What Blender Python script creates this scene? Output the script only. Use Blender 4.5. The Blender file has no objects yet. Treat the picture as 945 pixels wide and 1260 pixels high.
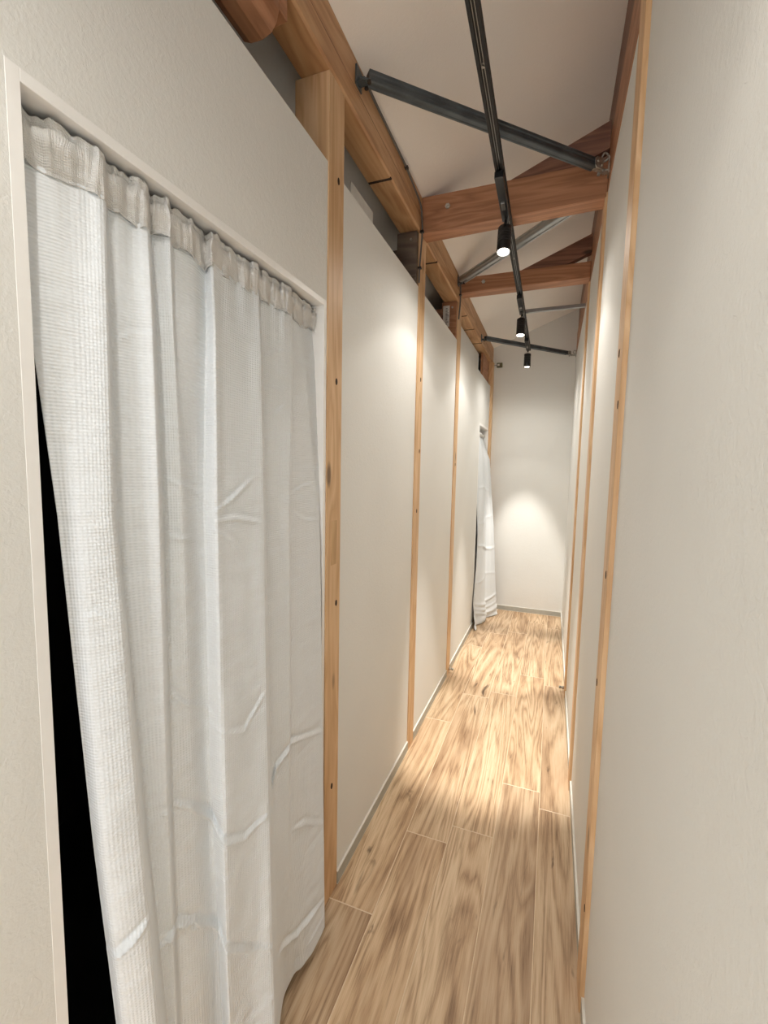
import bpy, bmesh, math, random
from mathutils import Vector, Matrix, noise
random.seed(7)
sc = bpy.context.scene
C = sc.collection

# ------------------------------------------------------------------ camera
W = 0.792           # clear width of the corridor
YAW, PIT, ROL = 0.35857, 0.0932, 0.01953
cam_d = bpy.data.cameras.new('camera')
cam = bpy.data.objects.new('camera', cam_d); C.objects.link(cam)
F = Vector((-math.sin(YAW), math.cos(YAW), 0)); R = Vector((math.cos(YAW), math.sin(YAW), 0)); U = Vector((0, 0, 1))
F2 = math.cos(PIT)*F - math.sin(PIT)*U; U2 = math.sin(PIT)*F + math.cos(PIT)*U
R3 = math.cos(ROL)*R + math.sin(ROL)*U2; U3 = -math.sin(ROL)*R + math.cos(ROL)*U2
cam.matrix_world = Matrix(((R3.x, U3.x, -F2.x, 0.6425), (R3.y, U3.y, -F2.y, 0.0), (R3.z, U3.z, -F2.z, 1.4519), (0, 0, 0, 1)))
cam_d.sensor_fit = 'VERTICAL'; cam_d.sensor_height = 24; cam_d.lens = 550.94/1260*24
cam_d.clip_start = 0.02
sc.camera = cam

# ------------------------------------------------------------------ world, exposure
w = bpy.data.worlds.new('world'); sc.world = w; w.use_nodes = True
w.node_tree.nodes['Background'].inputs[0].default_value = (0.97, 0.985, 1.0, 1)
w.node_tree.nodes['Background'].inputs[1].default_value = 2.1
sc.view_settings.view_transform = 'Standard'; sc.view_settings.look = 'None'
sc.view_settings.gamma = 1.0; sc.view_settings.use_curve_mapping = False
sc.view_settings.exposure = 0.72
try: sc.cycles.diffuse_bounces = 8; sc.cycles.max_bounces = 12
except Exception: pass
LAMP_WIDE, LAMP_SPILL, LAMP_NARROW = 9.5, 5.5, 170.0
LAMP_COL = (1.0, 0.95, 0.87)

# ------------------------------------------------------------------ materials
def mat(name):
    m = bpy.data.materials.new(name); m.use_nodes = True
    nt = m.node_tree; b = nt.nodes['Principled BSDF']
    return m, nt, b
def nd(nt, t, **kw):
    n = nt.nodes.new(t)
    for k, v in kw.items():
        if k.startswith('i_'):
            key = k[2:]; n.inputs[int(key) if key.isdigit() else key].default_value = v
        else: setattr(n, k, v)
    return n
def ramp(nt, fac, stops):
    r = nt.nodes.new('ShaderNodeValToRGB'); nt.links.new(fac, r.inputs[0])
    e = r.color_ramp.elements
    while len(e) < len(stops): e.new(0.5)
    for i, (p, c) in enumerate(stops): e[i].position = p; e[i].color = (*c, 1)
    return r.outputs[0]
def bump(nt, b, h, dist, strength=1.0, normal=None):
    n = nd(nt, 'ShaderNodeBump'); n.inputs['Strength'].default_value = strength; n.inputs['Distance'].default_value = dist
    nt.links.new(h, n.inputs['Height'])
    if normal: nt.links.new(normal, n.inputs['Normal'])
    nt.links.new(n.outputs[0], b.inputs['Normal']); return n.outputs[0]
def mixc(nt, fac, a, b, mode='MIX'):
    m = nd(nt, 'ShaderNodeMix', data_type='RGBA', blend_type=mode)
    for s, v in ((0, fac), (6, a), (7, b)):
        if hasattr(v, 'links'): nt.links.new(v, m.inputs[s])
        else: m.inputs[s].default_value = v if s == 0 else (*v, 1)
    return m.outputs[2]
def plain(name, col, rough=0.5, metal=0.0, var=0.04, scale=30):
    m, nt, b = mat(name)
    tc = nd(nt, 'ShaderNodeTexCoord'); n = nd(nt, 'ShaderNodeTexNoise', i_Scale=scale, i_Detail=4.0)
    nt.links.new(tc.outputs['Object'], n.inputs[0])
    d = tuple(max(0, c*(1-var*2)) for c in col); l = tuple(min(1, c*(1+var)) for c in col)
    nt.links.new(ramp(nt, n.outputs[0], [(0.3, d), (0.7, l)]), b.inputs['Base Color'])
    b.inputs['Roughness'].default_value = rough; b.inputs['Metallic'].default_value = metal
    return m
def plaster(name, col, bd=0.0011):
    m, nt, b = mat(name)
    tc = nd(nt, 'ShaderNodeTexCoord')
    n1 = nd(nt, 'ShaderNodeTexNoise', i_Scale=170.0, i_Detail=5.0, i_Roughness=0.62)
    n2 = nd(nt, 'ShaderNodeTexNoise', i_Scale=48.0, i_Detail=4.0, i_Distortion=0.9)
    n3 = nd(nt, 'ShaderNodeTexNoise', i_Scale=2.2, i_Detail=2.0)
    for n in (n1, n2, n3): nt.links.new(tc.outputs['Object'], n.inputs[0])
    r2 = ramp(nt, n2.outputs[0], [(0.46, (0, 0, 0)), (0.54, (1, 1, 1))])
    a = nd(nt, 'ShaderNodeMath', operation='MULTIPLY_ADD', i_1=0.22); nt.links.new(r2, a.inputs[0]); nt.links.new(n1.outputs[0], a.inputs[2])
    bump(nt, b, a.outputs[0], bd, 0.75)
    d = tuple(c*0.96 for c in col)
    nt.links.new(ramp(nt, n3.outputs[0], [(0.3, d), (0.7, col)]), b.inputs['Base Color'])
    b.inputs['Roughness'].default_value = 0.85
    b.inputs['Specular IOR Level'].default_value = 0.25
    return m
def wood(name, light, mid, dark, axis=2, rough=0.5, knots=True, ring=9.0, coat=0.0):
    m, nt, b = mat(name)
    tc = nd(nt, 'ShaderNodeTexCoord'); oi = nd(nt, 'ShaderNodeObjectInfo')
    off = nd(nt, 'ShaderNodeVectorMath', operation='MULTIPLY_ADD')
    mul = nd(nt, 'ShaderNodeCombineXYZ'); nt.links.new(oi.outputs['Random'], mul.inputs[0]); nt.links.new(oi.outputs['Random'], mul.inputs[1]); nt.links.new(oi.outputs['Random'], mul.inputs[2])
    off.inputs[1].default_value = (7.3, 5.1, 9.7)
    nt.links.new(mul.outputs[0], off.inputs[0]); nt.links.new(tc.outputs['Object'], off.inputs[2])
    def scaled(s_along, s_across):
        mp = nd(nt, 'ShaderNodeMapping'); s = [s_across]*3; s[axis] = s_along
        mp.inputs['Scale'].default_value = s; nt.links.new(off.outputs[0], mp.inputs[0]); return mp.outputs[0]
    n = nd(nt, 'ShaderNodeTexNoise', i_Scale=1.0, i_Detail=3.0, i_Distortion=0.6); nt.links.new(scaled(1.1, ring), n.inputs[0])
    s = nd(nt, 'ShaderNodeMath', operation='MULTIPLY', i_1=14.0); nt.links.new(n.outputs[0], s.inputs[0])
    fr = nd(nt, 'ShaderNodeMath', operation='PINGPONG', i_1=1.0); nt.links.new(s.outputs[0], fr.inputs[0])
    f = nd(nt, 'ShaderNodeTexNoise', i_Scale=1.0, i_Detail=4.0, i_Roughness=0.6); nt.links.new(scaled(6.0, 190.0), f.inputs[0])
    mx = nd(nt, 'ShaderNodeMath', operation='MULTIPLY_ADD', i_1=0.45); nt.links.new(f.outputs[0], mx.inputs[0])
    m2 = nd(nt, 'ShaderNodeMath', operation='MULTIPLY', i_1=0.55); nt.links.new(fr.outputs[0], m2.inputs[0]); nt.links.new(m2.outputs[0], mx.inputs[2])
    col = ramp(nt, mx.outputs[0], [(0.15, light), (0.5, mid), (0.9, dark)])
    if knots:
        v = nd(nt, 'ShaderNodeTexVoronoi', i_Scale=1.0, i_Randomness=1.0); nt.links.new(scaled(2.6, 7.0), v.inputs[0])
        kn = ramp(nt, v.outputs['Distance'], [(0.06, (1, 1, 1)), (0.12, (0, 0, 0))])
        col = mixc(nt, kn, col, tuple(c*0.35 for c in dark))
    big = nd(nt, 'ShaderNodeTexNoise', i_Scale=1.0, i_Detail=1.0); nt.links.new(scaled(1.6, 5.0), big.inputs[0])
    tone = ramp(nt, big.outputs[0], [(0.35, (0.84, 0.80, 0.76)), (0.65, (1, 1, 1))])
    col = mixc(nt, 1.0, col, tone, 'MULTIPLY')
    nt.links.new(col, b.inputs['Base Color'])
    bump(nt, b, f.outputs[0], 0.0006, 0.5)
    b.inputs['Roughness'].default_value = rough
    return m

M_WALL = plaster('wall_plaster', (0.765, 0.77, 0.75))
M_CEIL = plaster('ceiling_paper', (0.90, 0.87, 0.83), 0.0007)
M_DARK = plain('dark_room_painted_shade', (0.006, 0.006, 0.007), 0.95)  # near-black colour stands in for the darkness of the unlit rooms
M_POST = [wood('post_pine_%s' % 'xyz'[a], (0.80, 0.57, 0.35), (0.72, 0.48, 0.27), (0.60, 0.37, 0.19), a) for a in range(3)]
M_BEAM = [wood('beam_fir_%s' % 'xyz'[a], (0.50, 0.255, 0.14), (0.41, 0.195, 0.10), (0.29, 0.13, 0.065), a) for a in range(3)]
M_GIRD = wood('girder_pine', (0.66, 0.42, 0.23), (0.57, 0.335, 0.17), (0.43, 0.23, 0.11), 1)
M_OLD = [wood('plate_dark_%s' % 'xyz'[a], (0.30, 0.15, 0.10), (0.22, 0.105, 0.07), (0.14, 0.065, 0.045), a) for a in range(3)]
M_GREYW = wood('weathered_fir', (0.20, 0.155, 0.12), (0.15, 0.11, 0.085), (0.09, 0.065, 0.05), 0)
M_FRAME = plain('white_frame', (0.88, 0.88, 0.87), 0.4, var=0.01)
M_ROD = plain('cream_rod', (0.80, 0.77, 0.70), 0.35)
M_BASE = plain('grey_vinyl', (0.42, 0.42, 0.38), 0.5)
M_BTOP = plain('vinyl_edge', (0.72, 0.71, 0.66), 0.45)
M_STEEL = plain('grey_steel', (0.105, 0.125, 0.14), 0.38, 0.55, 0.15, 12)
M_STEELL = plain('bright_steel', (0.42, 0.44, 0.45), 0.35, 0.75, 0.1, 14)
M_GALV = plain('galvanised', (0.50, 0.50, 0.47), 0.35, 0.8, 0.2, 60)
M_BLACK = plain('black_enamel', (0.011, 0.011, 0.012), 0.33)
M_RAIL = plain('black_rail', (0.006, 0.006, 0.007), 0.6)
M_COPPER = plain('rail_contact', (0.35, 0.34, 0.32), 0.3, 0.9)
M_BOARD = plain('white_board', (0.62, 0.62, 0.60), 0.6)
M_CABLE = plain('grey_cable', (0.12, 0.115, 0.11), 0.5)
M_RUBBER = plain('dark_rust', (0.035, 0.025, 0.02), 0.6, 0.3)
M_STICK = plain('sticker_white', (0.75, 0.73, 0.68), 0.5)
M_INK = plain('sticker_ink', (0.10, 0.09, 0.085), 0.6)
M_HOLE = plain('saw_cut', (0.035, 0.018, 0.01), 0.9)

def lens_mat():
    m, nt, b = mat('lamp_lens')
    b.inputs['Base Color'].default_value = (1, 0.95, 0.88, 1)
    b.inputs['Emission Color'].default_value = (1.0, 0.93, 0.80, 1); b.inputs['Emission Strength'].default_value = 22.0
    return m
M_LENS = lens_mat()

def fabric(name, col, period):
    m, nt, b = mat(name)
    uv = nd(nt, 'ShaderNodeUVMap'); uv.uv_map = 'UVMap'
    sp = nd(nt, 'ShaderNodeSeparateXYZ'); nt.links.new(uv.outputs[0], sp.inputs[0])
    def s(o, k):
        a = nd(nt, 'ShaderNodeMath', operation='MULTIPLY', i_1=2*math.pi/period*k); nt.links.new(o, a.inputs[0])
        c = nd(nt, 'ShaderNodeMath', operation='SINE'); nt.links.new(a.outputs[0], c.inputs[0]); return c.outputs[0]
    p = nd(nt, 'ShaderNodeMath', operation='ADD'); nt.links.new(s(sp.outputs[0], 1), p.inputs[0]); nt.links.new(s(sp.outputs[1], 1.15), p.inputs[1])
    n = nd(nt, 'ShaderNodeTexNoise', i_Scale=220.0, i_Detail=3.0); nt.links.new(uv.outputs[0], n.inputs[0])
    q = nd(nt, 'ShaderNodeMath', operation='MULTIPLY_ADD', i_1=1.4); nt.links.new(n.outputs[0], q.inputs[0]); nt.links.new(p.outputs[0], q.inputs[2])
    bump(nt, b, q.outputs[0], 0.00036, 0.7)
    r = ramp(nt, n.outputs[0], [(0.3, tuple(c*0.95 for c in col)), (0.7, col)])
    nt.links.new(r, b.inputs['Base Color'])
    b.inputs['Roughness'].default_value = 0.9
    b.inputs['Specular IOR Level'].default_value = 0.15
    return m
M_FAB = fabric('white_waffle_cotton', (0.77, 0.81, 0.845), 0.0058)
M_HEAD = fabric('shaded_header_cotton', (0.70, 0.70, 0.69), 0.003)  # curtain cotton in a greyer tone, shade at the header put into its colour

def floor_mat():
    m, nt, b = mat('oak_plank')
    tc = nd(nt, 'ShaderNodeTexCoord'); at = nd(nt, 'ShaderNodeAttribute'); at.attribute_name = 'plank'
    off = nd(nt, 'ShaderNodeVectorMath', operation='MULTIPLY_ADD'); off.inputs[1].default_value = (3.0, 11.0, 7.0)
    nt.links.new(at.outputs['Color'], off.inputs[0]); nt.links.new(tc.outputs['Object'], off.inputs[2])
    def mp(s):
        q = nd(nt, 'ShaderNodeMapping'); q.inputs['Scale'].default_value = s; nt.links.new(off.outputs[0], q.inputs[0]); return q.outputs[0]
    # long growth rings
    n = nd(nt, 'ShaderNodeTexNoise', i_Scale=1.0, i_Detail=2.5, i_Distortion=0.7); nt.links.new(mp((7.0, 0.50, 1)), n.inputs[0])
    s = nd(nt, 'ShaderNodeMath', operation='MULTIPLY', i_1=26.0); nt.links.new(n.outputs[0], s.inputs[0])
    fr = nd(nt, 'ShaderNodeMath', operation='PINGPONG', i_1=1.0); nt.links.new(s.outputs[0], fr.inputs[0])
    # fine pores
    f = nd(nt, 'ShaderNodeTexNoise', i_Scale=1.0, i_Detail=5.0, i_Roughness=0.65, i_Distortion=0.3); nt.links.new(mp((260, 9, 1)), f.inputs[0])
    g = nd(nt, 'ShaderNodeTexNoise', i_Scale=1.0, i_Detail=3.0, i_Distortion=0.5); nt.links.new(mp((16, 2.2, 1)), g.inputs[0])
    a1 = nd(nt, 'ShaderNodeMath', operation='MULTIPLY', i_1=0.24); nt.links.new(fr.outputs[0], a1.inputs[0])
    a2 = nd(nt, 'ShaderNodeMath', operation='MULTIPLY_ADD', i_1=0.58); nt.links.new(f.outputs[0], a2.inputs[0]); nt.links.new(a1.outputs[0], a2.inputs[2])
    a3 = nd(nt, 'ShaderNodeMath', operation='MULTIPLY_ADD', i_1=0.32); nt.links.new(g.outputs[0], a3.inputs[0]); nt.links.new(a2.outputs[0], a3.inputs[2])
    col = ramp(nt, a3.outputs[0], [(0.42, (0.70, 0.55, 0.385)), (0.57, (0.60, 0.445, 0.29)), (0.70, (0.42, 0.29, 0.18)), (0.84, (0.20, 0.125, 0.07))])
    # broad smoky patches and a few dark cracks
    h = nd(nt, 'ShaderNodeTexNoise', i_Scale=1.0, i_Detail=3.0, i_Distortion=0.8); nt.links.new(mp((6, 1.3, 1)), h.inputs[0])
    tone = ramp(nt, h.outputs[0], [(0.38, (1, 1, 1)), (0.55, (0.88, 0.83, 0.79)), (0.68, (0.66, 0.59, 0.54))])
    col = mixc(nt, 1.0, col, tone, 'MULTIPLY')
    h2 = nd(nt, 'ShaderNodeTexNoise', i_Scale=1.0, i_Detail=4.0, i_Distortion=1.5); nt.links.new(mp((13, 3.2, 1)), h2.inputs[0])
    kn = ramp(nt, h2.outputs[0], [(0.66, (0, 0, 0)), (0.76, (1, 1, 1))])
    col = mixc(nt, kn, col, (0.11, 0.065, 0.038))
    sp = nd(nt, 'ShaderNodeSeparateColor'); nt.links.new(at.outputs['Color'], sp.inputs[0])
    pt = ramp(nt, sp.outputs[0], [(0.0, (0.86, 0.85, 0.85)), (1.0, (1.08, 1.07, 1.05))])
    col = mixc(nt, 1.0, col, pt, 'MULTIPLY')
    nt.links.new(col, b.inputs['Base Color'])
    bump(nt, b, f.outputs[0], 0.0008, 0.5)
    b.inputs['Roughness'].default_value = 0.42
    b.inputs['Specular IOR Level'].default_value = 0.35
    return m
M_FLOOR = floor_mat()
M_SEAM = plain('plank_bevel', (0.74, 0.60, 0.44), 0.5)

# ------------------------------------------------------------------ mesh helpers
def obj(name, bm, m, parent=None, bevel=0.0, smooth=False, loc=None):
    me = bpy.data.meshes.new(name)
    bmesh.ops.recalc_face_normals(bm, faces=bm.faces)
    org = Vector(loc) if loc is not None else Vector((0, 0, 0))
    if loc is not None: bmesh.ops.translate(bm, vec=-org, verts=bm.verts)
    bm.to_mesh(me); bm.free()
    o = bpy.data.objects.new(name, me); C.objects.link(o)
    for x in (m if isinstance(m, (list, tuple)) else [m]): me.materials.append(x)
    if parent is not None:
        o.parent = parent
        base = Vector((0, 0, 0)); q = parent
        while q: base += q.location; q = q.parent
        o.location = org - base                           # verts were given in world space
    else: o.location = org
    if bevel:
        b = o.modifiers.new('bevel', 'BEVEL'); b.width = bevel; b.segments = 2; b.limit_method = 'ANGLE'; b.angle_limit = 0.6
    if smooth:
        for p in me.polygons: p.use_smooth = True
    return o
def box(bm, a, b):
    vs = [bm.verts.new((x, y, z)) for x in (a[0], b[0]) for y in (a[1], b[1]) for z in (a[2], b[2])]
    for f in ((0, 1, 3, 2), (4, 6, 7, 5), (0, 4, 5, 1), (2, 3, 7, 6), (0, 2, 6, 4), (1, 5, 7, 3)):
        bm.faces.new([vs[i] for i in f])
    return vs
def one(a, b):
    bm = bmesh.new(); box(bm, a, b); return bm
def hexa(pts):
    bm = bmesh.new(); vs = [bm.verts.new(p) for p in pts]
    for f in ((0, 1, 3, 2), (4, 6, 7, 5), (0, 4, 5, 1), (2, 3, 7, 6), (0, 2, 6, 4), (1, 5, 7, 3)):
        bm.faces.new([vs[i] for i in f])
    return bm
def prism(bm, prof, frame, length):
    """profile (u,v) swept along frame's third axis; frame = (origin, u, v, w)"""
    o, u, v, wv = [Vector(q) for q in frame]
    r0 = [bm.verts.new(o + u*a + v*b) for a, b in prof]; r1 = [bm.verts.new(o + u*a + v*b + wv*length) for a, b in prof]
    n = len(prof)
    for i in range(n): bm.faces.new((r0[i], r0[(i+1) % n], r1[(i+1) % n], r1[i]))
    bm.faces.new(r0[::-1]); bm.faces.new(r1)
def tube(bm, pts, r, n=10, cap=True):
    rings = []
    pts = [Vector(p) for p in pts]
    for i, p in enumerate(pts):
        d = (pts[min(i+1, len(pts)-1)] - pts[max(i-1, 0)]).normalized()
        a = d.cross(Vector((0, 0, 1)) if abs(d.z) < 0.9 else Vector((1, 0, 0))).normalized(); b = d.cross(a)
        rr = r[i] if isinstance(r, (list, tuple)) else r
        rings.append([bm.verts.new(p + (a*math.cos(t) + b*math.sin(t))*rr) for t in [2*math.pi*k/n for k in range(n)]])
    for i in range(len(rings)-1):
        for k in range(n): bm.faces.new((rings[i][k], rings[i][(k+1) % n], rings[i+1][(k+1) % n], rings[i+1][k]))
    if cap: bm.faces.new(rings[0][::-1]); bm.faces.new(rings[-1])
def struct(name, bm, m, parent=None, **k):
    o = obj(name, bm, m, parent, **k)
    if parent is None: o['kind'] = 'structure'
    return o
def tag(o, label, cat, group=None):
    o['label'] = label; o['category'] = cat
    if group: o['group'] = group
    return o
def empty(name, loc, label, cat, group=None):
    o = bpy.data.objects.new(name, None); C.objects.link(o); o.location = loc; o.empty_display_size = 0.05
    return tag(o, label, cat, group)

Y1, MOD, PW = 1.207, 0.910, 0.097
YB, YE = -2.0, 4.80
ZL, ZR = 2.32, 2.595                    # tops of the wall panels
XR = -1.15                              # far side of the dark rooms
def ceil_z(x): return 2.712 + 0.395*x

# ------------------------------------------------------------------ floor
PWD, PLN = 0.166, 1.215
bm = bmesh.new(); cl = bm.loops.layers.float_color.new('plank')
ends = {0: 1.25, 1: 1.62, 2: 1.715, 3: 2.055, 4: 1.95}
SG = 0.0015
for i in range(-1, 5):
    x0 = -0.005 + i*PWD; x1 = x0 + PWD
    xa, xb = (max(x0, -0.09), min(x1, W + 0.09))
    e0 = ends.get(i, 1.4); k0 = math.floor((YB - e0)/PLN); y = e0 + k0*PLN
    while y < YE:
        ya, yb = max(y, YB), min(y + PLN, YE)
        y += PLN
        if yb - ya < 0.01: continue
        c = (random.random(), random.random(), random.random(), 1)
        g = SG*1.4
        v = [bm.verts.new(p) for p in ((xa+SG, ya+g, 0), (xb-SG, ya+g, 0), (xb-SG, yb-g, 0), (xa+SG, yb-g, 0))]
        f = bm.faces.new(v); f.material_index = 0
        for l in f.loops: l[cl] = c
        q = [bm.verts.new(p) for p in ((xa, ya, -0.0012), (xb, ya, -0.0012), (xb, yb, -0.0012), (xa, yb, -0.0012))]
        for k in range(4):
            f = bm.faces.new((q[k], q[(k+1) % 4], v[(k+1) % 4], v[k])); f.material_index = 1
            for l in f.loops: l[cl] = c
vs = box(bm, (-0.09, YB, -0.05), (W + 0.09, YE, -0.0015))
for f in bm.faces:
    if all(vv in vs for vv in f.verts): f.material_index = 1
struct('floor', bm, [M_FLOOR, M_SEAM])

# ------------------------------------------------------------------ ceiling (mono-pitch, rises to the right)
def ceil_pts(xa, xb, ya, yb, t=0.03):
    return [(x, y, ceil_z(x) + dz) for x in (xa, xb) for y in (ya, yb) for dz in (0, t)]
struct('ceiling', hexa(ceil_pts(XR, W + 0.12, YB, YE + 0.1)), M_CEIL)

# ------------------------------------------------------------------ walls
D1a, D1b, D1z = 0.384, 1.206, 1.9386           # first doorway, outer size of its frame
D2a, D2b, D2z = 4.115, 4.705, 1.895            # last doorway
YC = 4.708                                      # corner post
bm = bmesh.new()
box(bm, (-0.085, YB, 0), (0, D1a, ZL)); box(bm, (-0.085, D1a, D1z), (0, Y1, ZL))
for a, b in ((Y1+PW, Y1+MOD), (Y1+MOD+PW, Y1+2*MOD), (Y1+2*MOD+PW, D2a)): box(bm, (-0.085, a, 0), (0, b, ZL))
box(bm, (-0.085, D2a, D2z), (0, YC, ZL))
struct('wall_left', bm, M_WALL)
bm = bmesh.new()
yy = [YB, Y1, Y1+PW, Y1+MOD, Y1+MOD+PW, Y1+2*MOD, Y1+2*MOD+PW, YE]
for k in range(0, 8, 2): box(bm, (W, yy[k], 0), (W+0.085, yy[k+1], ZR))
struct('wall_right', bm, M_WALL)
bm = hexa([(x, y, z if z == 0 else ceil_z(x)) for x in (XR, W+0.12) for y in (YE, YE+0.1) for z in (0, 1)])
struct('wall_back', bm, M_WALL)
bm = hexa([(x, y, z if z == 0 else ceil_z(x)) for x in (XR, -0.09) for y in (YB-0.1, YB) for z in (0, 1)])
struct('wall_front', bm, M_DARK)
# unlit rooms on the other side of the left wall: their darkness is put into near-black walls and floor
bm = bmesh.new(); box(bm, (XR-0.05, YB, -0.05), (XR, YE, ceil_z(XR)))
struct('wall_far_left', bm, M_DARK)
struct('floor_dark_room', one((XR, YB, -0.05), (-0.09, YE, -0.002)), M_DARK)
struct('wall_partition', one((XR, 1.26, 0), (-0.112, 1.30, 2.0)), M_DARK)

# ------------------------------------------------------------------ baseboards
def baseboard(name, runs, side):
    bm = bmesh.new(); bt = bmesh.new()
    for a, b in runs:
        if side == 'L': x0, x1 = 0, 0.007
        else: x0, x1 = W-0.007, W
        box(bm, (x0, a, 0.003), (x1, b, 0.046))
        box(bt, (x0, a, 0.046), (x1, b, 0.050)); e = 0.004 if side == 'L' else -0.004
        box(bt, (min(x0, x0), a, 0), (max(x1, x1) , b, 0.003))
    o = struct(name, bm, M_BASE)
    t = obj('baseboard_edge', bt, M_BTOP, o)
baseboard('baseboard_left', [(YB, D1a), (Y1+PW, Y1+MOD), (Y1+MOD+PW, Y1+2*MOD), (Y1+2*MOD+PW, D2a)], 'L')
baseboard('baseboard_right', [(YB, Y1), (Y1+PW, Y1+MOD), (Y1+MOD+PW, Y1+2*MOD), (Y1+2*MOD+PW, YE-0.007)], 'R')
o = struct('baseboard_back', one((0.02, YE-0.007, 0.003), (W, YE, 0.046)), M_BASE)
bt = bmesh.new(); box(bt, (0.02, YE-0.007, 0.046), (W, YE, 0.050)); box(bt, (0.02, YE-0.007, 0), (W, YE, 0.003))
obj('baseboard_edge', bt, M_BTOP, o)

# ------------------------------------------------------------------ door frames
def door_frame(name, ya, yb, zt, fw, depth=0.10):
    x0, x1 = -depth, 0.0005
    near = struct(name, one((x0, ya, 0), (x1, ya+fw, zt)), M_FRAME, bevel=0.0004)
    near['label'] = None; del near['label']
    obj('jamb', one((x0, yb-fw, 0), (x1, yb, zt)), M_FRAME, near, bevel=0.001)
    obj('head', one((x0, ya+fw, zt-fw), (x1, yb-fw, zt)), M_FRAME, near, bevel=0.001)
    return near
door_frame('door_1', D1a, D1b, D1z, 0.0165)
door_frame('door_2', D2a, D2b, D2z, 0.022)

# ------------------------------------------------------------------ posts
def post(name, x0, x1, ya, yb, zt, label, group, face_x, marks=()):
    loc = ((x0+x1)/2, (ya+yb)/2, 0)
    p = tag(obj(name, one((x0, ya, 0), (x1, yb, zt)), M_POST[2], bevel=0.0018, loc=loc), label, 'post', group)
    s = 1 if face_x == x1 else -1
    for kind, y, z in marks:
        if kind == 'patch':
            obj('wood_patch', one((face_x - 0.001, y-0.016, z-0.07), (face_x + s*0.0008, y+0.02, z+0.07)), M_BOARD_WOOD, p)
        else:
            bm = bmesh.new(); tube(bm, [(face_x - s*0.001, y, z), (face_x + s*0.0012, y, z)], 0.006, 12)
            for v in bm.verts: v.co.z = z + (v.co.z - z)*1.7
            obj('plugged_hole', bm, M_HOLE, p)
    return p
M_BOARD_WOOD = wood('patch_wood', (0.70, 0.48, 0.27), (0.62, 0.41, 0.21), (0.52, 0.32, 0.15), 2, knots=False)
gl, gr = 'exposed posts of the left wall', 'exposed posts of the right wall'
ZG = 2.56
post('wooden_post', -0.108, 0.0035, Y1, Y1+PW, ZG, 'pale wooden post beside the near doorway, widest post on the left wall', gl, 0.0035,
     (('hole', Y1+0.058, 1.72), ('hole', Y1+0.07, 1.02), ('hole', Y1+0.06, 2.30), ('patch', Y1+0.05, 1.22), ('hole', Y1+0.05, 0.40)))
post('wooden_post', -0.10, 0.006, Y1+MOD, Y1+MOD+PW, ZG, 'slim pale post on the left wall under the first cross beam', gl, 0.006,
     (('hole', Y1+MOD+0.06, 1.9), ('hole', Y1+MOD+0.07, 1.55), ('hole', Y1+MOD+0.05, 1.25)))
post('wooden_post', -0.10, 0.006, Y1+2*MOD, Y1+2*MOD+PW, 2.558, 'slim post on the left wall under the second cross beam', gl, 0.006,
     (('hole', Y1+2*MOD+0.05, 1.5),))
post('corner_post', -0.10, 0.022, YC, YE, ZG, 'brown wooden post in the far left corner beside the far curtain', gl, 0.022)
post('wooden_post', W-0.012, W+0.085, Y1, Y1+PW, ZR-0.001, 'nearest and widest wooden post on the right wall', gr, W-0.012,
     (('hole', Y1+0.02, 1.62), ('hole', Y1+0.06, 1.75), ('hole', Y1+0.03, 1.2), ('hole', Y1+0.07, 0.9), ('hole', Y1+0.01, 0.3)))
post('wooden_post', W-0.010, W+0.085, Y1+MOD, Y1+MOD+PW, ZR-0.001, 'thin reddish post line on the right wall under the first cross beam', gr, W-0.010)
post('wooden_post', W-0.010, W+0.085, Y1+2*MOD, Y1+2*MOD+PW, ZR-0.001, 'thinnest and farthest reddish post line on the right wall', gr, W-0.010)

# ------------------------------------------------------------------ girders along the walls
XG = 0.008
bm = bmesh.new()
# sections between saw cuts: the underside is cut across at several places
cuts = [1.705, 2.43, 3.30, 3.62, 4.02]
prof = lambda: [(-0.088, ZG), (XG-0.006, ZG), (XG, ZG+0.006), (XG, ceil_z(XG)-0.002), (-0.088, ceil_z(-0.088)-0.002)]
prism(bm, prof(), ((0, YB, 0), (1, 0, 0), (0, 0, 1), (0, 1, 0)), YE-YB)
g = tag(obj('girder', bm, M_GIRD, bevel=0.001, loc=(-0.04, 1.1, ZG)), 'long honey-coloured girder running along the top of the left wall', 'beam')
for c in cuts:
    obj('saw_cut', one((-0.087, c-0.006, ZG-0.0012), (XG-0.001, c+0.006, ZG+0.004)), M_HOLE, g)
obj('seam_strip', one((XG-0.001, YB, ZG+0.068), (XG+0.0006, YE, ZG+0.0690)), M_OLD[1], g)
# lower member near the camera that ends in a stepped scarf
bm = bmesh.new()
yz = [(YB, ZG-0.001), (YB, 2.475), (0.93, 2.475), (0.93, 2.475)]
def lower_profile():
    pr = []
    for k in range(7):
        a = math.pi/2*k/6
        pr.append((-0.100 + 0.028*(1-math.cos(a)) , 2.448 + 0.028*(1-math.sin(a))) )
    return pr
pr = [(-0.105, ZG-0.001), (-0.105, 2.475), (-0.097, 2.458), (-0.078, 2.449), (-0.045, 2.447), (-0.020, 2.455), (-0.006, 2.472), (0.0, 2.495), (0.0, ZG-0.001)]
prism(bm, pr, ((0, YB, 0), (1, 0, 0), (0, 0, 1), (0, 1, 0)), 0.965-YB)
pr2 = [(-0.105, ZG-0.001), (-0.105, 2.502), (-0.04, 2.50), (0.0, 2.502), (0.0, ZG-0.001)]
prism(bm, pr2, ((0, 0.965, 0), (1, 0, 0), (0, 0, 1), (0, 1, 0)), 0.035)
lb = tag(obj('notched_beam', bm, M_BEAM[1], bevel=0.002, loc=(-0.05, 0.5, 2.45)), 'short beam end with a stepped notch above the near doorway wall', 'beam')
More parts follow.
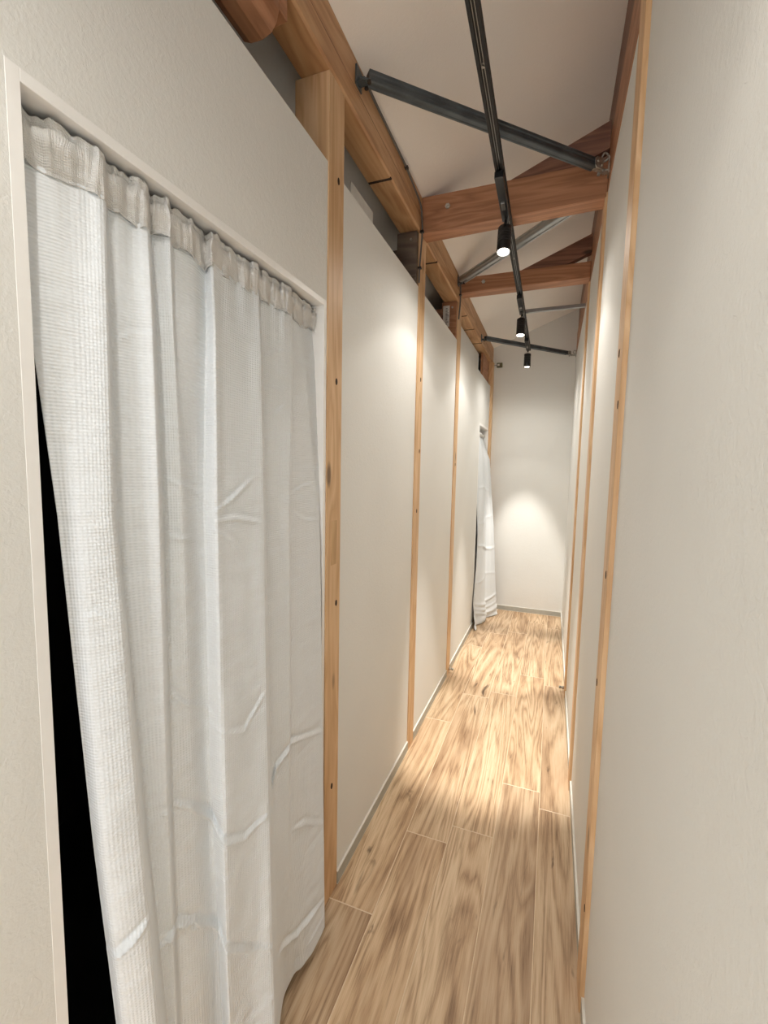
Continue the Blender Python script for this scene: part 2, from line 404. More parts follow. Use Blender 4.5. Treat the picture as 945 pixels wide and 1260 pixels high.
bm = bmesh.new(); tube(bm, [(0.002, 0.86, 2.50), (0.012, 0.862, 2.492), (0.012, 0.872, 2.468), (0.004, 0.875, 2.452)], 0.005, 8)
tube(bm, [(0.0, 0.845, 2.495), (0.009, 0.845, 2.495)], 0.012, 12)
obj('iron_hook', bm, M_RUBBER, lb, smooth=True)
# right side: lower plate and darker upper plate
ZRP = 2.797
o = tag(obj('wall_plate', one((W-0.002, YB, ZR), (W+0.085, YE, ZRP)), M_BEAM[1], bevel=0.001, loc=(W, 1, ZR)), 'reddish brown plate lying on top of the right wall', 'beam')
o = tag(obj('upper_plate', hexa([(x, y, (ZRP+0.0005) if k == 0 else ceil_z(x)-0.002) for x in (W+0.004, W+0.085) for y in (YB, YE) for k in (0, 1)]), M_OLD[1], loc=(W, 1, ZRP)),
        'dark purplish plate between the right wall plate and the ceiling', 'beam')

# ------------------------------------------------------------------ cross beams at the posts
def cross(name, ya, yb, zb0, zb1, zt, x0, x1, m, label, cat='beam', group=None, bev=0.002):
    bm = hexa([(x0, ya, zb0), (x0, ya, zt), (x0, yb, zb0), (x0, yb, zt), (x1, ya, zb1), (x1, ya, zt), (x1, yb, zb1), (x1, yb, zt)])
    return tag(obj(name, bm, m, bevel=bev, loc=((x0+x1)/2, ya, zb0)), label, cat, group)
gc = 'cross beams over the corridor'
cb1 = cross('cross_beam', 2.117, 2.205, 2.553, 2.573, 2.714, XG+0.001, W-0.003, M_BEAM[0], 'nearest reddish cross beam spanning the corridor behind the first spotlight', group=gc)
cb2 = cross('cross_beam', 3.027, 3.125, 2.616, 2.618, 2.710, XG+0.001, W-0.003, M_BEAM[0], 'second, slimmer cross beam farther down the corridor', group=gc)
for cb, y, pts in ((cb1, 2.117, [(0.13, 2.655), (0.20, 2.67)]), (cb2, 3.027, [(0.16, 2.67)])):
    for i, (px, pz) in enumerate(pts[:1]):
        bm = bmesh.new(); tube(bm, [(px, y+0.001, pz), (px, y-0.006, pz)], 0.012, 6); tube(bm, [(px, y-0.004, pz), (px, y-0.012, pz)], 0.005, 8)
        obj('bolt', bm, M_GALV, cb)
def rafter(y, label):
    # slanting member: top runs from (0.44, 2.73) to (W, 2.872)
    ya, yb = y, y+0.045
    def zt(x): return 2.733 + 0.395*(x-0.44)
    xs = (0.37, W-0.001)
    t = 0.105
    pts = []
    # lower end tapers into the tie beam's top
    bm = bmesh.new()
    zb = 2.7145 if y < 2.5 else 2.7105
    prof = [(0.44 + (zb+0.0-2.733)/0.4, zb), (W-0.002, zt(W-0.002)), (W-0.002, zt(W-0.002)-t), (0.44 + (zb+t-2.733)/0.4, zb)]
    prism(bm, prof, ((0, ya, 0), (1, 0, 0), (0, 0, 1), (0, 1, 0)), yb-ya)
    return tag(obj('sloping_strut', bm, M_OLD[0], bevel=0.001, loc=(0.6, y, zb)), label, 'beam', 'sloping struts on the cross beams')
rafter(2.125, 'dark sloping strut rising from the nearest cross beam to the right wall')
rafter(3.035, 'dark sloping strut rising from the second cross beam to the right wall')
# stub beams reaching into the dark rooms, seen over the wall panels
cross('stub_beam', 2.117, 2.19, 2.325, 2.325, 2.50, -0.62, -0.102, M_GREYW, 'weathered dark beam seen in the gap above the wall before the second left post')
sb = cross('stub_beam', 3.027, 3.12, 2.325, 2.325, 2.53, -0.60, -0.102, M_BEAM[0], 'brown beam with a white sticker in the gap before the third left post')

# gap blockings between posts, flush behind the girder
for (ya, yb, za, zb, m, label) in (
    (Y1+MOD+PW-0.0, 2.43, 2.325, 2.50, M_BOARD, 'white board offcut in the gap past the second left post'),
    (3.13, 4.30, 2.322, 2.54, M_WALL, 'white infill board in the gap past the third left post'),
    (4.30, YC-0.002, 2.322, 2.55, M_BEAM[1], 'brown wooden block in the gap at the far left corner')):
    x = -0.060 if m is not M_BEAM[1] else -0.02
    tag(obj('infill_board' if m is not M_BEAM[1] else 'wooden_block', one((x-0.02, ya+0.001, za-0.003), (x, yb-0.001, zb)), m, bevel=0.001, loc=(x, ya, za)), label, 'board' if m is not M_BEAM[1] else 'block')
# side blocks filling the gap beside the second and third posts
for k, (yk, m, lab) in enumerate(((Y1+MOD, M_GREYW, 'dark weathered block in the gap against the second left post'), (Y1+2*MOD, M_BEAM[0], 'brown block with a printed white sticker against the third left post'))):
    o = tag(obj('end_block', one((-0.10, yk-0.03, 2.321), (-0.004, yk-0.001, 2.558)), m, bevel=0.001, loc=(-0.05, yk-0.03, 2.32)), lab, 'block')
    if k:
        y = yk-0.0305
        st = obj('sticker', one((-0.092, y-0.001, 2.40), (-0.048, y, 2.535)), M_STICK, o, bevel=0.003)
        bm = bmesh.new()
        random.seed(3)
        for r in range(16):
            z = 2.415+r*0.0066; ww = random.choice((0.012, 0.016, 0.02))
            box(bm, (-0.074, y-0.0016, z), (-0.074+ww, y-0.001, z+random.uniform(0.0015, 0.0042)))
        obj('sticker_print', bm, M_INK, o)
    bm = bmesh.new(); tube(bm, [(-0.03, yk-0.031, 2.52), (-0.03, yk-0.037, 2.52)], 0.006, 8)
    obj('screw', bm, M_GALV, o)
# folded white bracket lying on the wall panel
bm = bmesh.new()
box(bm, (-0.055, 1.47, 2.321), (-0.052, 1.67, 2.43)); box(bm, (-0.055, 1.47, 2.321), (-0.022, 1.67, 2.324))
box(bm, (-0.052, 1.66, 2.324), (-0.03, 1.67, 2.36))
tag(obj('angle_bracket', bm, M_BOARD, loc=(-0.04, 1.5, 2.321)), 'pale metal angle strip lying on top of the left wall panel', 'bracket')

# ------------------------------------------------------------------ steel braces
def brace(p0, p1, label, wd=0.05, ht=0.055, m=M_STEEL, plates=(1, 1)):
    p0, p1 = Vector(p0), Vector(p1); d = (p1-p0).normalized(); L = (p1-p0).length
    s = d.cross(Vector((0, 0, 1))).normalized(); up = Vector((0, 0, 1))
    e = empty('steel_brace', tuple(p0), label, 'brace', 'steel corner braces under the ceiling')
    bm = bmesh.new()
    h, v, lip = wd/2, ht/2, wd*0.22
    # lipped C channel, open side down, with rolled ribs on its flanks
    pr = []
    for (cx, cy) in ((h, v), (-h, v), (-h, -v), (h, -v)):
        pr.append((cx, cy))
    rib = wd*0.10
    pr = [(-h, -v+rib), (-h+rib, -v), (-h*0.45, -v), (-h*0.35, -v+rib), (h*0.35, -v+rib), (h*0.45, -v), (h-rib, -v), (h, -v+rib),
          (h, -v*0.35), (h-rib, -v*0.2), (h-rib, v*0.2), (h, v*0.35), (h, v-rib), (h-rib, v), (-h+rib, v), (-h, v-rib), (-h, v*0.35), (-h+rib, v*0.2), (-h+rib, -v*0.2), (-h, -v*0.35)]
    prism(bm, pr, (p0 + d*0.012, s, up, d), L-0.065)
    obj('channel', bm, m, e, bevel=0.0015)
    for k, (p, q) in enumerate(((p0, 1), (p1, -1))):
        bm = bmesh.new()
        if k:
            hp = ht*0.55
            prism(bm, [(-hp, -hp*0.6), (-hp*0.6, -hp), (hp*0.6, -hp), (hp, -hp*0.6), (hp, hp*0.6), (hp*0.6, hp), (-hp*0.6, hp), (-hp, hp*0.6)],
                  (p1 - d*0.042 + s*(wd*0.45), d, up, s), 0.004)
            for t in (-0.5, 0.5): tube(bm, [p1 - d*(0.040 - t*0.02) + s*(wd*0.45+0.003) - up*(0.002+t*0.012), p1 - d*(0.040 - t*0.02) + s*(wd*0.45+0.009) - up*(0.002+t*0.012)], 0.0045, 6)
        a = p + d*q*0.055
        # tongue plate
        prism(bm, [(-h*0.7, -0.0035), (h*0.7, -0.0035), (h*0.7, 0.0035), (-h*0.7, 0.0035)], (a - up*0.012, s, up, -d*q), 0.075)
        # wall plate on the timber face
        x = p.x
        sx = 1 if k == 0 else -1
        xf = XG + 0.0005 if k == 0 else W - 0.0025
        box(bm, (min(xf, xf+sx*0.005), p.y-0.022, p.z-0.03), (max(xf, xf+sx*0.005), p.y+0.022, p.z+0.028))
        box(bm, (min(xf, x+sx*0.004), p.y-0.014, p.z-0.018), (max(xf, x+sx*0.004), p.y+0.014, p.z-0.012))
        o = obj('end_plate', bm, M_GALV if k else M_STEEL, e, bevel=0.001)
        for t in (-0.012, 0.012):
            b2 = bmesh.new(); c = p + d*q*0.012 + s*t - up*0.0155
            tube(b2, [c, c - up*0.008], 0.0065, 6)
            obj('bolt_head', b2, M_STEELL if k else M_RUBBER, o)
    return e
brace((0.030, 1.385, 2.668), (0.768, 2.085, 2.668), 'thick dark steel brace across the ceiling above the near spotlight', 0.033, 0.038)
brace((0.030, 2.965, 2.670), (0.770, 2.235, 2.670), 'bright grooved steel brace slanting behind the nearest cross beam', 0.048, 0.04, M_STEELL)
brace((0.030, 3.985, 2.592), (0.745, 4.735, 2.592), 'dark steel brace across the far end near the third spotlight', 0.034, 0.034)
# hanger bar for the rail
e = empty('rail_hanger', (0.42, 3.455, 2.60), 'thin grey steel bar from the right wall holding the black rail', 'bracket')
bm = bmesh.new(); prism(bm, [(-0.012, -0.011), (0.012, -0.011), (0.012, -0.007), (-0.008, -0.007), (-0.008, 0.011), (-0.012, 0.011)], ((0.395, 3.455, 2.60), (0, 1, 0), (0, 0, 1), (1, 0, 0)), W-0.395-0.003)
obj('bar', bm, M_STEELL, e)
obj('drop_strap', one((0.386, 3.443, 2.556), (0.397, 3.467, 2.611)), M_STEELL, e)
# little terminal on the end wall
e = empty('wall_terminal', (0.07, YE-0.02, 2.53), 'small olive metal box on a stem at the far end wall', 'fitting')
bm = bmesh.new(); tube(bm, [(0.022, YE-0.03, 2.535), (0.05, YE-0.03, 2.535)], 0.005, 8); obj('stem', bm, M_GALV, e)
bm = bmesh.new(); box(bm, (0.05, YE-0.045, 2.512), (0.105, YE-0.018, 2.556)); obj('case', bm, plain('olive_case', (0.12, 0.11, 0.06), 0.5), e, bevel=0.003)
bm = bmesh.new(); box(bm, (0.058, YE-0.0465, 2.525), (0.078, YE-0.045, 2.545)); obj('face_plate', bm, M_STICK, e)
bm = bmesh.new(); tube(bm, [(0.08, YE-0.018, 2.53), (0.08, YE+0.001, 2.53)], 0.006, 8); obj('fixing', bm, M_GALV, e)
# hooks beside the braces on the right wall
def eye(y, z, label):
    bm = bmesh.new(); pts = [(W-0.018+0.012*math.cos(a), y+0.004*math.sin(a*2), z+0.015*math.sin(a)) for a in [2*math.pi*k/14 for k in range(15)]]
    tube(bm, pts, 0.0042, 8); tube(bm, [(W-0.008, y, z), (W, y, z)], 0.005, 8)
    tag(obj('eye_bolt', bm, M_GALV, smooth=True, loc=(W, y, z)), label, 'bolt', 'eye bolts on the right plate')
eye(2.10, 2.718, 'bright eye bolt beside the right end of the thick near brace')
eye(4.70, 2.597, 'small eye bolt beside the right end of the far brace')

# ------------------------------------------------------------------ cables on the left girder
def cable(pts, r, label, ties=()):
    bm = bmesh.new()
    # subdivide with catmull-rom
    P = [Vector(p) for p in pts]; out = []
    for i in range(len(P)-1):
        a, b, c, d = P[max(i-1, 0)], P[i], P[i+1], P[min(i+2, len(P)-1)]
        for k in range(6):
            t = k/6; out.append(0.5*((2*b)+(-a+c)*t+(2*a-5*b+4*c-d)*t*t+(-a+3*b-3*c+d)*t**3))
    out.append(P[-1]); tube(bm, out, r, 8)
    o = tag(obj('cable', bm, M_CABLE, smooth=True, loc=pts[0]), label, 'cable')
    for t in ties:
        b2 = bmesh.new(); box(b2, (t[0]-0.008, t[1]-0.008, t[2]-0.004), (t[0]+0.008, t[1]+0.008, t[2]+0.004)); obj('clip', b2, M_BLACK, o)
cable([(0.0135, 1.42, 2.698), (0.014, 1.52, 2.692), (0.014, 1.70, 2.692), (0.0145, 1.86, 2.69), (0.0155, 1.98, 2.675), (0.016, 2.07, 2.655), (0.016, 2.098, 2.60), (0.016, 2.104, 2.54), (0.010, 2.109, 2.46), (0.005, 2.111, 2.39), (0.005, 2.112, 2.335)], 0.0042,
      'dark cable along the left girder, dropping beside the second left post', ((0.014, 1.86, 2.69), (0.016, 2.102, 2.556), (0.007, 2.111, 2.40)))
cable([(0.014, 2.998, 2.695), (0.015, 3.006, 2.675), (0.016, 3.014, 2.63), (0.016, 3.018, 2.56), (0.012, 3.021, 2.50), (0.008, 3.022, 2.45)], 0.0045,
      'dark cable dropping beside the third left post', ((0.016, 3.015, 2.60),))

# ------------------------------------------------------------------ lighting rail and spotlights
rail = empty('lighting_rail', (0.41, YB, 2.53), 'long black lighting rail hanging under the cross beams', 'rail')
RX = lambda y: 0.412 - 0.0085*(y-1.1)
def along(bm, xo0, xo1, z0, z1, ya, yb, n=1):
    pts = [(RX(y)+xo, y, z) for xo in (xo0, xo1) for y in (ya, yb) for z in (z0, z1)]
    vs = [bm.verts.new(p) for p in pts]
    for f in ((0, 1, 3, 2), (4, 6, 7, 5), (0, 4, 5, 1), (2, 3, 7, 6), (0, 2, 6, 4), (1, 5, 7, 3)): bm.faces.new([vs[i] for i in f])
YT = 4.24
bm = bmesh.new(); along(bm, -0.0155, 0.0155, 2.538, 2.552, YB+0.01, YT); along(bm, -0.0155, -0.006, 2.529, 2.538, YB+0.01, YT); along(bm, 0.006, 0.0155, 2.529, 2.538, YB+0.01, YT)
obj('rail_body', bm, M_RAIL, rail, bevel=0.0008)
bm = bmesh.new(); along(bm, -0.0045, -0.003, 2.5345, 2.538, YB+0.02, YT-0.03); along(bm, 0.003, 0.0045, 2.5345, 2.538, YB+0.02, YT-0.03); obj('contact_strip', bm, M_COPPER, rail)
bm = bmesh.new(); along(bm, -0.0165, 0.0165, 2.527, 2.553, YT, YT+0.018); obj('end_cap', bm, M_BLACK, rail, bevel=0.002)
for y in (1.31, 2.46, 3.45):
    bm = bmesh.new(); along(bm, -0.003, 0.003, 2.5375, 2.5388, y-0.008, y+0.008); tube(bm, [(RX(y), y, 2.5385), (RX(y), y, 2.533)], 0.0045, 10); obj('rail_screw', bm, M_COPPER, rail)

def spot(y, label, tilt, aim_scale=1.0, wide=LAMP_WIDE, narrow=LAMP_NARROW, wide_deg=116):
    x = RX(y)
    e = empty('spotlight', (x, y, 2.53), label, 'spotlight', 'black spotlights on the rail')
    bm = bmesh.new(); along(bm, -0.0175, 0.0135, 2.505, 2.5285, y-0.29, y+0.012); obj('adapter', bm, M_BLACK, e, bevel=0.002)
    bm = bmesh.new(); along(bm, -0.009, 0.005, 2.497, 2.505, y-0.14, y-0.09); obj('lock_lever', bm, M_COPPER, e, bevel=0.001)
    bm = bmesh.new(); tube(bm, [(x-0.002, y, 2.506), (x-0.002, y, 2.484), (x-0.004, y+0.002, 2.47)], 0.0062, 10); obj('arm', bm, M_BLACK, e, smooth=False)
    bm = bmesh.new(); box(bm, (x-0.012, y-0.010, 2.462), (x+0.006, y+0.012, 2.489)); obj('knuckle', bm, M_GALV, e, bevel=0.003)
    # housing: lathe about its own axis, tilted in the y-z plane
    top = Vector((x-0.004, y+0.002, 2.476)); ax = Vector((0, math.sin(tilt), -math.cos(tilt)))
    u = Vector((1, 0, 0)); v = ax.cross(u)
    L, r = 0.112, 0.0285
    def lathe(bm, prof, n=40):
        rings = [[bm.verts.new(top + ax*h + (u*math.cos(2*math.pi*k/n) + v*math.sin(2*math.pi*k/n))*rr) for k in range(n)] for h, rr in prof]
        for i in range(len(rings)-1):
            for k in range(n): bm.faces.new((rings[i][k], rings[i][(k+1) % n], rings[i+1][(k+1) % n], rings[i+1][k]))
        return rings
    bm = bmesh.new()
    pf = [(0.0, 0.004), (0.0, r-0.003), (0.003, r)]
    for k in range(5):
        h = 0.02+k*0.012; pf += [(h, r), (h+0.0015, r-0.0022), (h+0.004, r-0.0022), (h+0.0055, r)]
    pf += [(L-0.002, r), (L, r-0.001), (L, r-0.0035), (L-0.014, r-0.006), (L-0.014, 0.002)]
    lathe(bm, pf); o = obj('housing', bm, M_BLACK, e)
    o.data.polygons.foreach_set('use_smooth', [True]*len(o.data.polygons))
    md = o.modifiers.new('split', 'EDGE_SPLIT'); md.split_angle = math.radians(35)
    bm = bmesh.new(); rr = lathe(bm, [(L-0.0035, 0.001), (L-0.003, 0.012), (L-0.0042, r-0.005)]); bm.faces.new(rr[0][::-1]); obj('lens', bm, M_LENS, e, smooth=True)
    pos = top + ax*(L+0.001)
    for nm, pw, ang, bl, rad, tl in (('wide_beam', wide, 165, 0.75, 0.02, 0.0), ('spill_beam', LAMP_SPILL, wide_deg, 0.22, 0.016, 0.0), ('narrow_beam', narrow, 33, 0.6, 0.02, tilt*aim_scale)):
        ld = bpy.data.lights.new(nm, 'SPOT'); ld.energy = pw; ld.color = LAMP_COL; ld.spot_size = math.radians(ang); ld.spot_blend = bl; ld.shadow_soft_size = rad
        lo = bpy.data.objects.new(nm, ld); C.objects.link(lo); lo.parent = e
        lo.location = pos - Vector((x, y, 2.53)); lo.rotation_euler = (tl, 0, 0)
    return e
spot(2.03, 'nearest black cylinder spotlight, shining brightest, on the ceiling rail', math.radians(-13), -0.77)
spot(3.22, 'middle black spotlight on the rail, its lamp lit', math.radians(-8), -1.1)
spot(4.15, 'farthest and smallest black spotlight at the end of the rail', math.radians(3), 5.0, narrow=LAMP_NARROW*0.6, wide_deg=84)
spot(-0.05, 'black spotlight on the rail just behind the viewpoint', math.radians(0), 1.0)

spot(-1.25, 'added unseen fill spotlight on the rail at the rear of the corridor', math.radians(0), 1.0)  # extra lamp out of view, added to lift the light in the corridor

# ------------------------------------------------------------------ door stops on the floor edge
def stop(x, y, s, label):
    bm = bmesh.new(); tube(bm, [(x, y, 0.03), (x+s*0.02, y, 0.03)], [0.010, 0.007], 12); tube(bm, [(x+s*0.02, y, 0.03), (x+s*0.032, y, 0.03)], 0.009, 12)
    tag(obj('door_stop', bm, M_GALV, smooth=True, loc=(x, y, 0.03)), label, 'bolt', 'small metal studs at the foot of the walls')
stop(0.006, 3.10, 1, 'small shiny stud at the foot of the third left post')
stop(W-0.010, 3.115, -1, 'small shiny stud at the foot of the right wall')

# ------------------------------------------------------------------ curtains
CREASES = [
 [(0.616,1.428),(0.657,1.415),(0.694,1.395)],[(0.735,1.368),(0.782,1.387),(0.846,1.425)],[(0.729,1.347),(0.795,1.348),(0.888,1.328)],
 [(0.729,1.330),(0.781,1.300),(0.826,1.256)],[(0.885,1.703),(0.927,1.732),(0.992,1.752)],[(0.891,1.644),(0.936,1.650),(1.000,1.642)],
 [(0.936,1.577),(0.967,1.601),(0.996,1.619)],[(0.587,0.827),(0.650,0.789),(0.730,0.688),(0.811,0.641),(0.915,0.647)],
 [(0.560,0.565),(0.603,0.579),(0.655,0.548),(0.746,0.438),(0.838,0.362),(0.928,0.325)],[(0.547,0.695),(0.500,0.676),(0.454,0.656)],
 [(0.915,0.636),(0.945,0.700),(1.015,0.716),(1.204,0.651)],[(1.015,0.462),(1.091,0.435),(1.208,0.360)],[(0.923,0.206),(1.046,0.142),(1.212,0.108)],
 [(0.589,1.046),(0.636,1.005),(0.716,0.947)],[(0.715,0.924),(0.815,0.880),(0.904,0.940)],[(0.607,1.326),(0.686,1.313)],
 [(1.023,1.337),(1.086,1.309),(1.174,1.300)],[(1.003,1.381),(1.072,1.404),(1.153,1.416)],[(0.574,0.584),(0.623,0.563),(0.677,0.508)],
 [(0.503,1.637),(0.546,1.668),(0.592,1.668)],[(0.447,1.226),(0.473,1.231),(0.513,1.211)]]
AMP = [.0022,.0035,.0035,.0025,.0018,.002,.0018,.0045,.0045,.005,.0045,.003,.0045,.0022,.0022,.0022,.0015,.0015,.003,.0012,.0012]
def crease(y0, z):
    s = 0
    for c, a in zip(CREASES, AMP):
        best = 9; sg = 1; tt = 0
        n = len(c)-1
        for i in range(n):
            ax, az = c[i]; bx, bz = c[i+1]; dx, dz = bx-ax, bz-az; l2 = dx*dx+dz*dz
            t = max(0, min(1, ((y0-ax)*dx+(z-az)*dz)/l2)); px, pz = ax+dx*t, az+dz*t
            d = math.hypot(y0-px, z-pz)
            if d < best: best = d; sg = 1 if (y0-ax)*dz-(z-az)*dx > 0 else -1; tt = (i+t)/n
        if best < 0.05:
            env = math.sin(math.pi*(0.08+0.84*tt))
            q = best*sg*(1 if c[-1][0] >= c[0][0] else -1)
            s += a*env*(math.exp(-((q-0.002)/0.0045)**2) - 0.6*math.exp(-((q+0.007)/0.008)**2))
    return s
# fold outlines: (y at the wall plane as seen, outward offset x) for each level
LEV = [
 (1.885, [(.384,-.040),(.455,-.026),(.508,-.018),(.516,-.034),(.550,-.030),(.582,-.018),(.590,-.036),(.612,-.026),(.630,-.018),(.637,-.034),(.680,-.026),(.712,-.040),(.735,-.016),(.780,-.034),(.840,-.030),(.875,-.022),(.884,-.034),(.950,-.030),(1.015,-.024),(1.022,-.034),(1.140,-.038)]),
 (1.72,  [(.390,-.030),(.455,-.012),(.506,.004),(.514,-.026),(.550,-.016),(.588,.006),(.596,-.024),(.618,-.012),(.632,-.004),(.638,-.014),(.680,-.012),(.712,-.018),(.740,.006),(.765,-.004),(.830,-.006),(.885,.004),(.894,-.018),(.950,-.014),(1.016,-.008),(1.024,-.020),(1.150,-.030)]),
 (1.38,  [(.420,-.020),(.455,.006),(.502,.024),(.514,-.012),(.555,.000),(.592,.020),(.602,-.016),(.625,-.006),(.645,.004),(.660,.000),(.680,-.006),(.697,-.006),(.738,.026),(.765,.020),(.830,.020),(.892,.026),(.903,-.004),(.955,.000),(1.004,.006),(1.014,-.006),(1.168,-.010)]),
 (0.85,  [(.450,-.010),(.470,.022),(.530,.042),(.545,.000),(.570,.010),(.592,.020),(.605,.000),(.630,.006),(.655,.008),(.675,.004),(.690,.000),(.704,.004),(.740,.034),(.765,.040),(.835,.038),(.900,.046),(.915,.014),(.960,.016),(1.005,.020),(1.014,.008),(1.190,.012)]),
 (0.40,  [(.484,.000),(.505,.030),(.560,.052),(.578,.012),(.590,.016),(.600,.022),(.612,.014),(.640,.022),(.665,.024),(.690,.020),(.708,.014),(.722,.016),(.748,.048),(.775,.050),(.845,.058),(.918,.074),(.938,.034),(.970,.030),(1.000,.030),(1.020,.020),(1.208,.030)]),
 (0.012, [(.512,.006),(.532,.034),(.575,.056),(.592,.018),(.604,.020),(.616,.026),(.630,.020),(.655,.028),(.680,.032),(.700,.026),(.716,.020),(.735,.020),(.765,.056),(.795,.056),(.862,.074),(.935,.094),(.958,.050),(.985,.032),(1.030,.034),(1.090,.046),(1.222,.052)])]
NP = 21
def interp(tab, t):
    # t in 0..1 -> index space, monotone-ish cubic hermite with flattened crests
    f = t*(NP-1); i = min(int(f), NP-2); u = f-i
    a, b = tab[i], tab[i+1]; p = tab[max(i-1, 0)]; n = tab[min(i+2, NP-1)]
    out = []
    for k in (0, 1):
        ma = (b[k]-p[k])/2; mb = (n[k]-a[k])/2
        d = b[k]-a[k]
        if k == 0: ma = max(0, min(ma, 2.5*d)); mb = max(0, min(mb, 2.5*d))
        else:
            if (a[k]-p[k])*d <= 0: ma = 0
            if (n[k]-b[k])*d <= 0: mb = 0
            ma = math.copysign(min(abs(ma), 2.5*abs(d)), ma); mb = math.copysign(min(abs(mb), 2.5*abs(d)), mb)
        u2, u3 = u*u, u*u*u
        out.append((2*u3-3*u2+1)*a[k]+(u3-2*u2+u)*ma+(-2*u3+3*u2)*b[k]+(u3-u2)*mb)
    return out
def sheet(t, z):
    ls = LEV
    if z >= ls[0][0]: tab = ls[0][1]; return interp(tab, t)
    for i in range(len(ls)-1):
        za, zb = ls[i][0], ls[i+1][0]
        if z >= zb or i == len(ls)-2:
            u = max(0, min(1, (za-z)/(za-zb)));
            A = interp(ls[i][1], t); B = interp(ls[i+1][1], t)
            return [A[k]+(B[k]-A[k])*u for k in (0, 1)]
def build_sheet(name, zt, zb, nu, nv, mtl, parent, fn, off=0.0):
    bm = bmesh.new(); uvl = bm.loops.layers.uv.new('UVMap')
    grid = []; L = 1.05
    for j in range(nv+1):
        row = []
        for i in range(nu+1):
            t = i/nu; z = zt + (zb-zt)*j/nv
            x, y, z2 = fn(t, z, j/nv)
            row.append(bm.verts.new((x, y, z2)))
        grid.append(row)
    # uv by true width so the weave is even
    us = []
    for row in grid:
        a = [0.0]
        for i in range(nu): a.append(a[-1]+(row[i+1].co-row[i].co).length)
        us.append(a)
    mid = us[len(us)//2]
    for j in range(nv):
        for i in range(nu):
            f = bm.faces.new((grid[j][i], grid[j][i+1], grid[j+1][i+1], grid[j+1][i])); f.smooth = True
            for l, (a, b) in zip(f.loops, ((j, i), (j, i+1), (j+1, i+1), (j+1, i))):
                l[uvl].uv = (mid[b], zt + (zb-zt)*a/nv)
    o = obj(name, bm, mtl, parent)
    for p in o.data.polygons: p.use_smooth = True
    s = o.modifiers.new('cloth', 'SOLIDIFY'); s.thickness = 0.0014; s.offset = 0
    return o
CX = 0.6425
def cloth_fn(t, z, v):
    y0, x = sheet(t, z)
    k = min(1, max(0, (1.87-z)/0.12))
    x += 0.0035*noise.noise(Vector((y0*9, z*2.2, 1.7))) * k
    x += (0.0016*noise.noise(Vector((y0*14, z*45, 5.1))) + 0.002*noise.noise(Vector((y0*22, z*9, 2.1))))*k
    x += 1.6*crease(y0, z)*min(1, (1.87-z)/0.1) if z < 1.87 else 0
    if z > 1.70:   # gathers fanning out below the header
        q = (z-1.70)/0.16; x += 0.009*q*noise.noise(Vector((y0*38, 0.3, 0.5)))
    if z < 0.06: x += 0.003*math.sin(y0*23)
    y = y0*(1 - x/CX)
    # hem rises a little towards the far side
    zz = z + (0.012 + 0.02*max(0, (y0-0.95)/0.27))*(1 - min(1, z/0.4)) if z < 0.4 else z
    return x, y, zz
def head_fn(t, z, v):
    y0, x = sheet(t, 1.885)
    n1 = noise.noise(Vector((y0*38, 0.3, v*0.6))); n2 = noise.noise(Vector((y0*95, 4.3, v*1.5)))
    r = 0.011*n1 + 0.0065*n2
    bulge = 0.009*math.exp(-((v-0.45)/0.2)**2)
    pinch = -0.004*math.exp(-((v-0.16)/0.06)**2) - 0.005*math.exp(-((v-0.93)/0.07)**2)
    x = x + 0.010 + r + bulge + pinch
    x = min(x, 0.004)
    y = max(0.4025, y0*(1 - x/CX) + 0.006*noise.noise(Vector((y0*60, 9.1, v*2))))
    zz = z + (0.006*noise.noise(Vector((y0*70, 2, 0))) if v < 0.12 else 0) + 0.010*v*noise.noise(Vector((y0*22, 7, 0)))
    return x, y, zz
ct = empty('curtain', (-0.03, 0.8, 0.02), 'large white waffle-weave curtain hanging in the near doorway on the left', 'curtain', None)
build_sheet('drape', 1.865, 0.012, 420, 560, M_FAB, ct, cloth_fn)
build_sheet('rod_pocket', 1.914, 1.848, 520, 20, M_HEAD, ct, head_fn)
rod = tag(obj('curtain_rod', (lambda bm: (tube(bm, [(-0.034, D1a+0.0175, 1.885), (-0.034, D1b-0.0175, 1.885)], 0.006, 14), bm)[1])(bmesh.new()), M_ROD, smooth=True, loc=(-0.034, D1a, 1.885)),
          'thin cream tension rod across the top of the near doorway', 'rod')
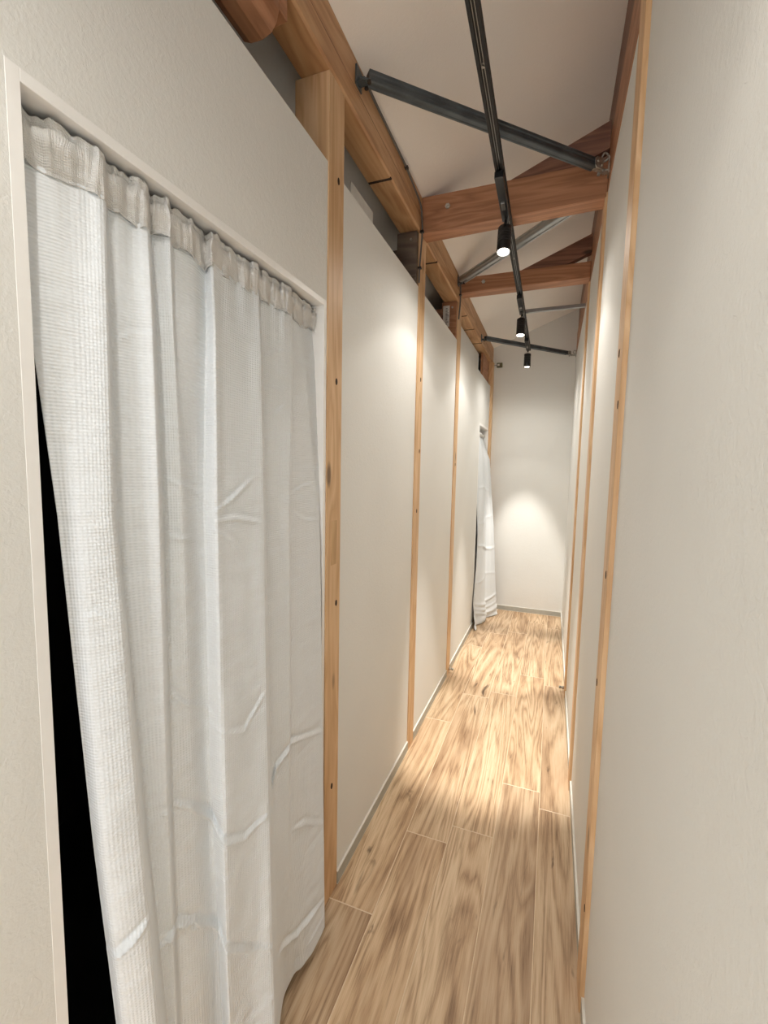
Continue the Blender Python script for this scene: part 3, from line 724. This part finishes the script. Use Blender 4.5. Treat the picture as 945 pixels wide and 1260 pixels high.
bm = bmesh.new(); tube(bm, [(-0.034, D1b-0.040, 1.885), (-0.034, D1b-0.022, 1.885)], [0.008, 0.012], 14); obj('rubber_end', bm, M_FRAME, rod, smooth=True)

# far curtain
def far_fn(t, z, v):
    top = (4.150, 4.665); bot = (4.02, 4.69)
    q = v**1.3
    y = (top[0]+(bot[0]-top[0])*q)*(1-t) + (top[1]+(bot[1]-top[1])*q)*t
    # left edge: straight, drawn in at hip height, flaring out at the floor
    pull = math.exp(-((v-0.62)/0.22)**2)*0.10
    y += pull*(1-t)**2
    xr = -0.03 + 0.06*min(1, v/0.12) + 0.145*v
    x = -0.035 + 0.03*min(1, v*2) + (xr+0.01)*t**1.3
    if v > 0.86: x += (v-0.86)/0.14*0.035*(1-t)
    x += (0.006+0.014*v)*math.sin(t*15.5+0.6+0.8*math.sin(v*2)) + 0.004*math.sin(t*33+v*4)
    for zc, a in ((1.28, .006), (0.99, .005), (0.72, .009), (0.42, .005), (0.2, .010), (0.14, .010), (0.09, .010)):
        d = z - zc - 0.03*math.sin(t*6+zc*9); x += a*math.exp(-(d/0.012)**2)*math.sin(math.pi*t)
    if v > 0.9: x += 0.010*math.sin(v*120+t*8)*(v-0.9)*6
    return x, y, z
c2 = empty('curtain', (0.0, 4.4, 0.01), 'narrow bright white curtain bunched in the far doorway, trailing on the floor', 'curtain', None)
build_sheet('drape', 1.795, 0.006, 120, 220, M_FAB, c2, far_fn)
def far_head(t, z, v):
    x, y, _ = far_fn(t, 1.795, 0.0)
    return x + 0.008 + 0.008*math.exp(-((v-0.5)/0.25)**2) + 0.004*math.sin(t*60), y, z
build_sheet('rod_pocket', 1.828, 1.792, 120, 10, M_HEAD, c2, far_head)
tag(obj('curtain_rod', (lambda bm: (tube(bm, [(-0.03, D2a+0.022, 1.810), (-0.03, D2b-0.022, 1.810)], 0.006, 12), bm)[1])(bmesh.new()), M_ROD, smooth=True, loc=(-0.03, D2a, 1.81)),
    'cream tension rod across the far doorway above the bunched curtain', 'rod')
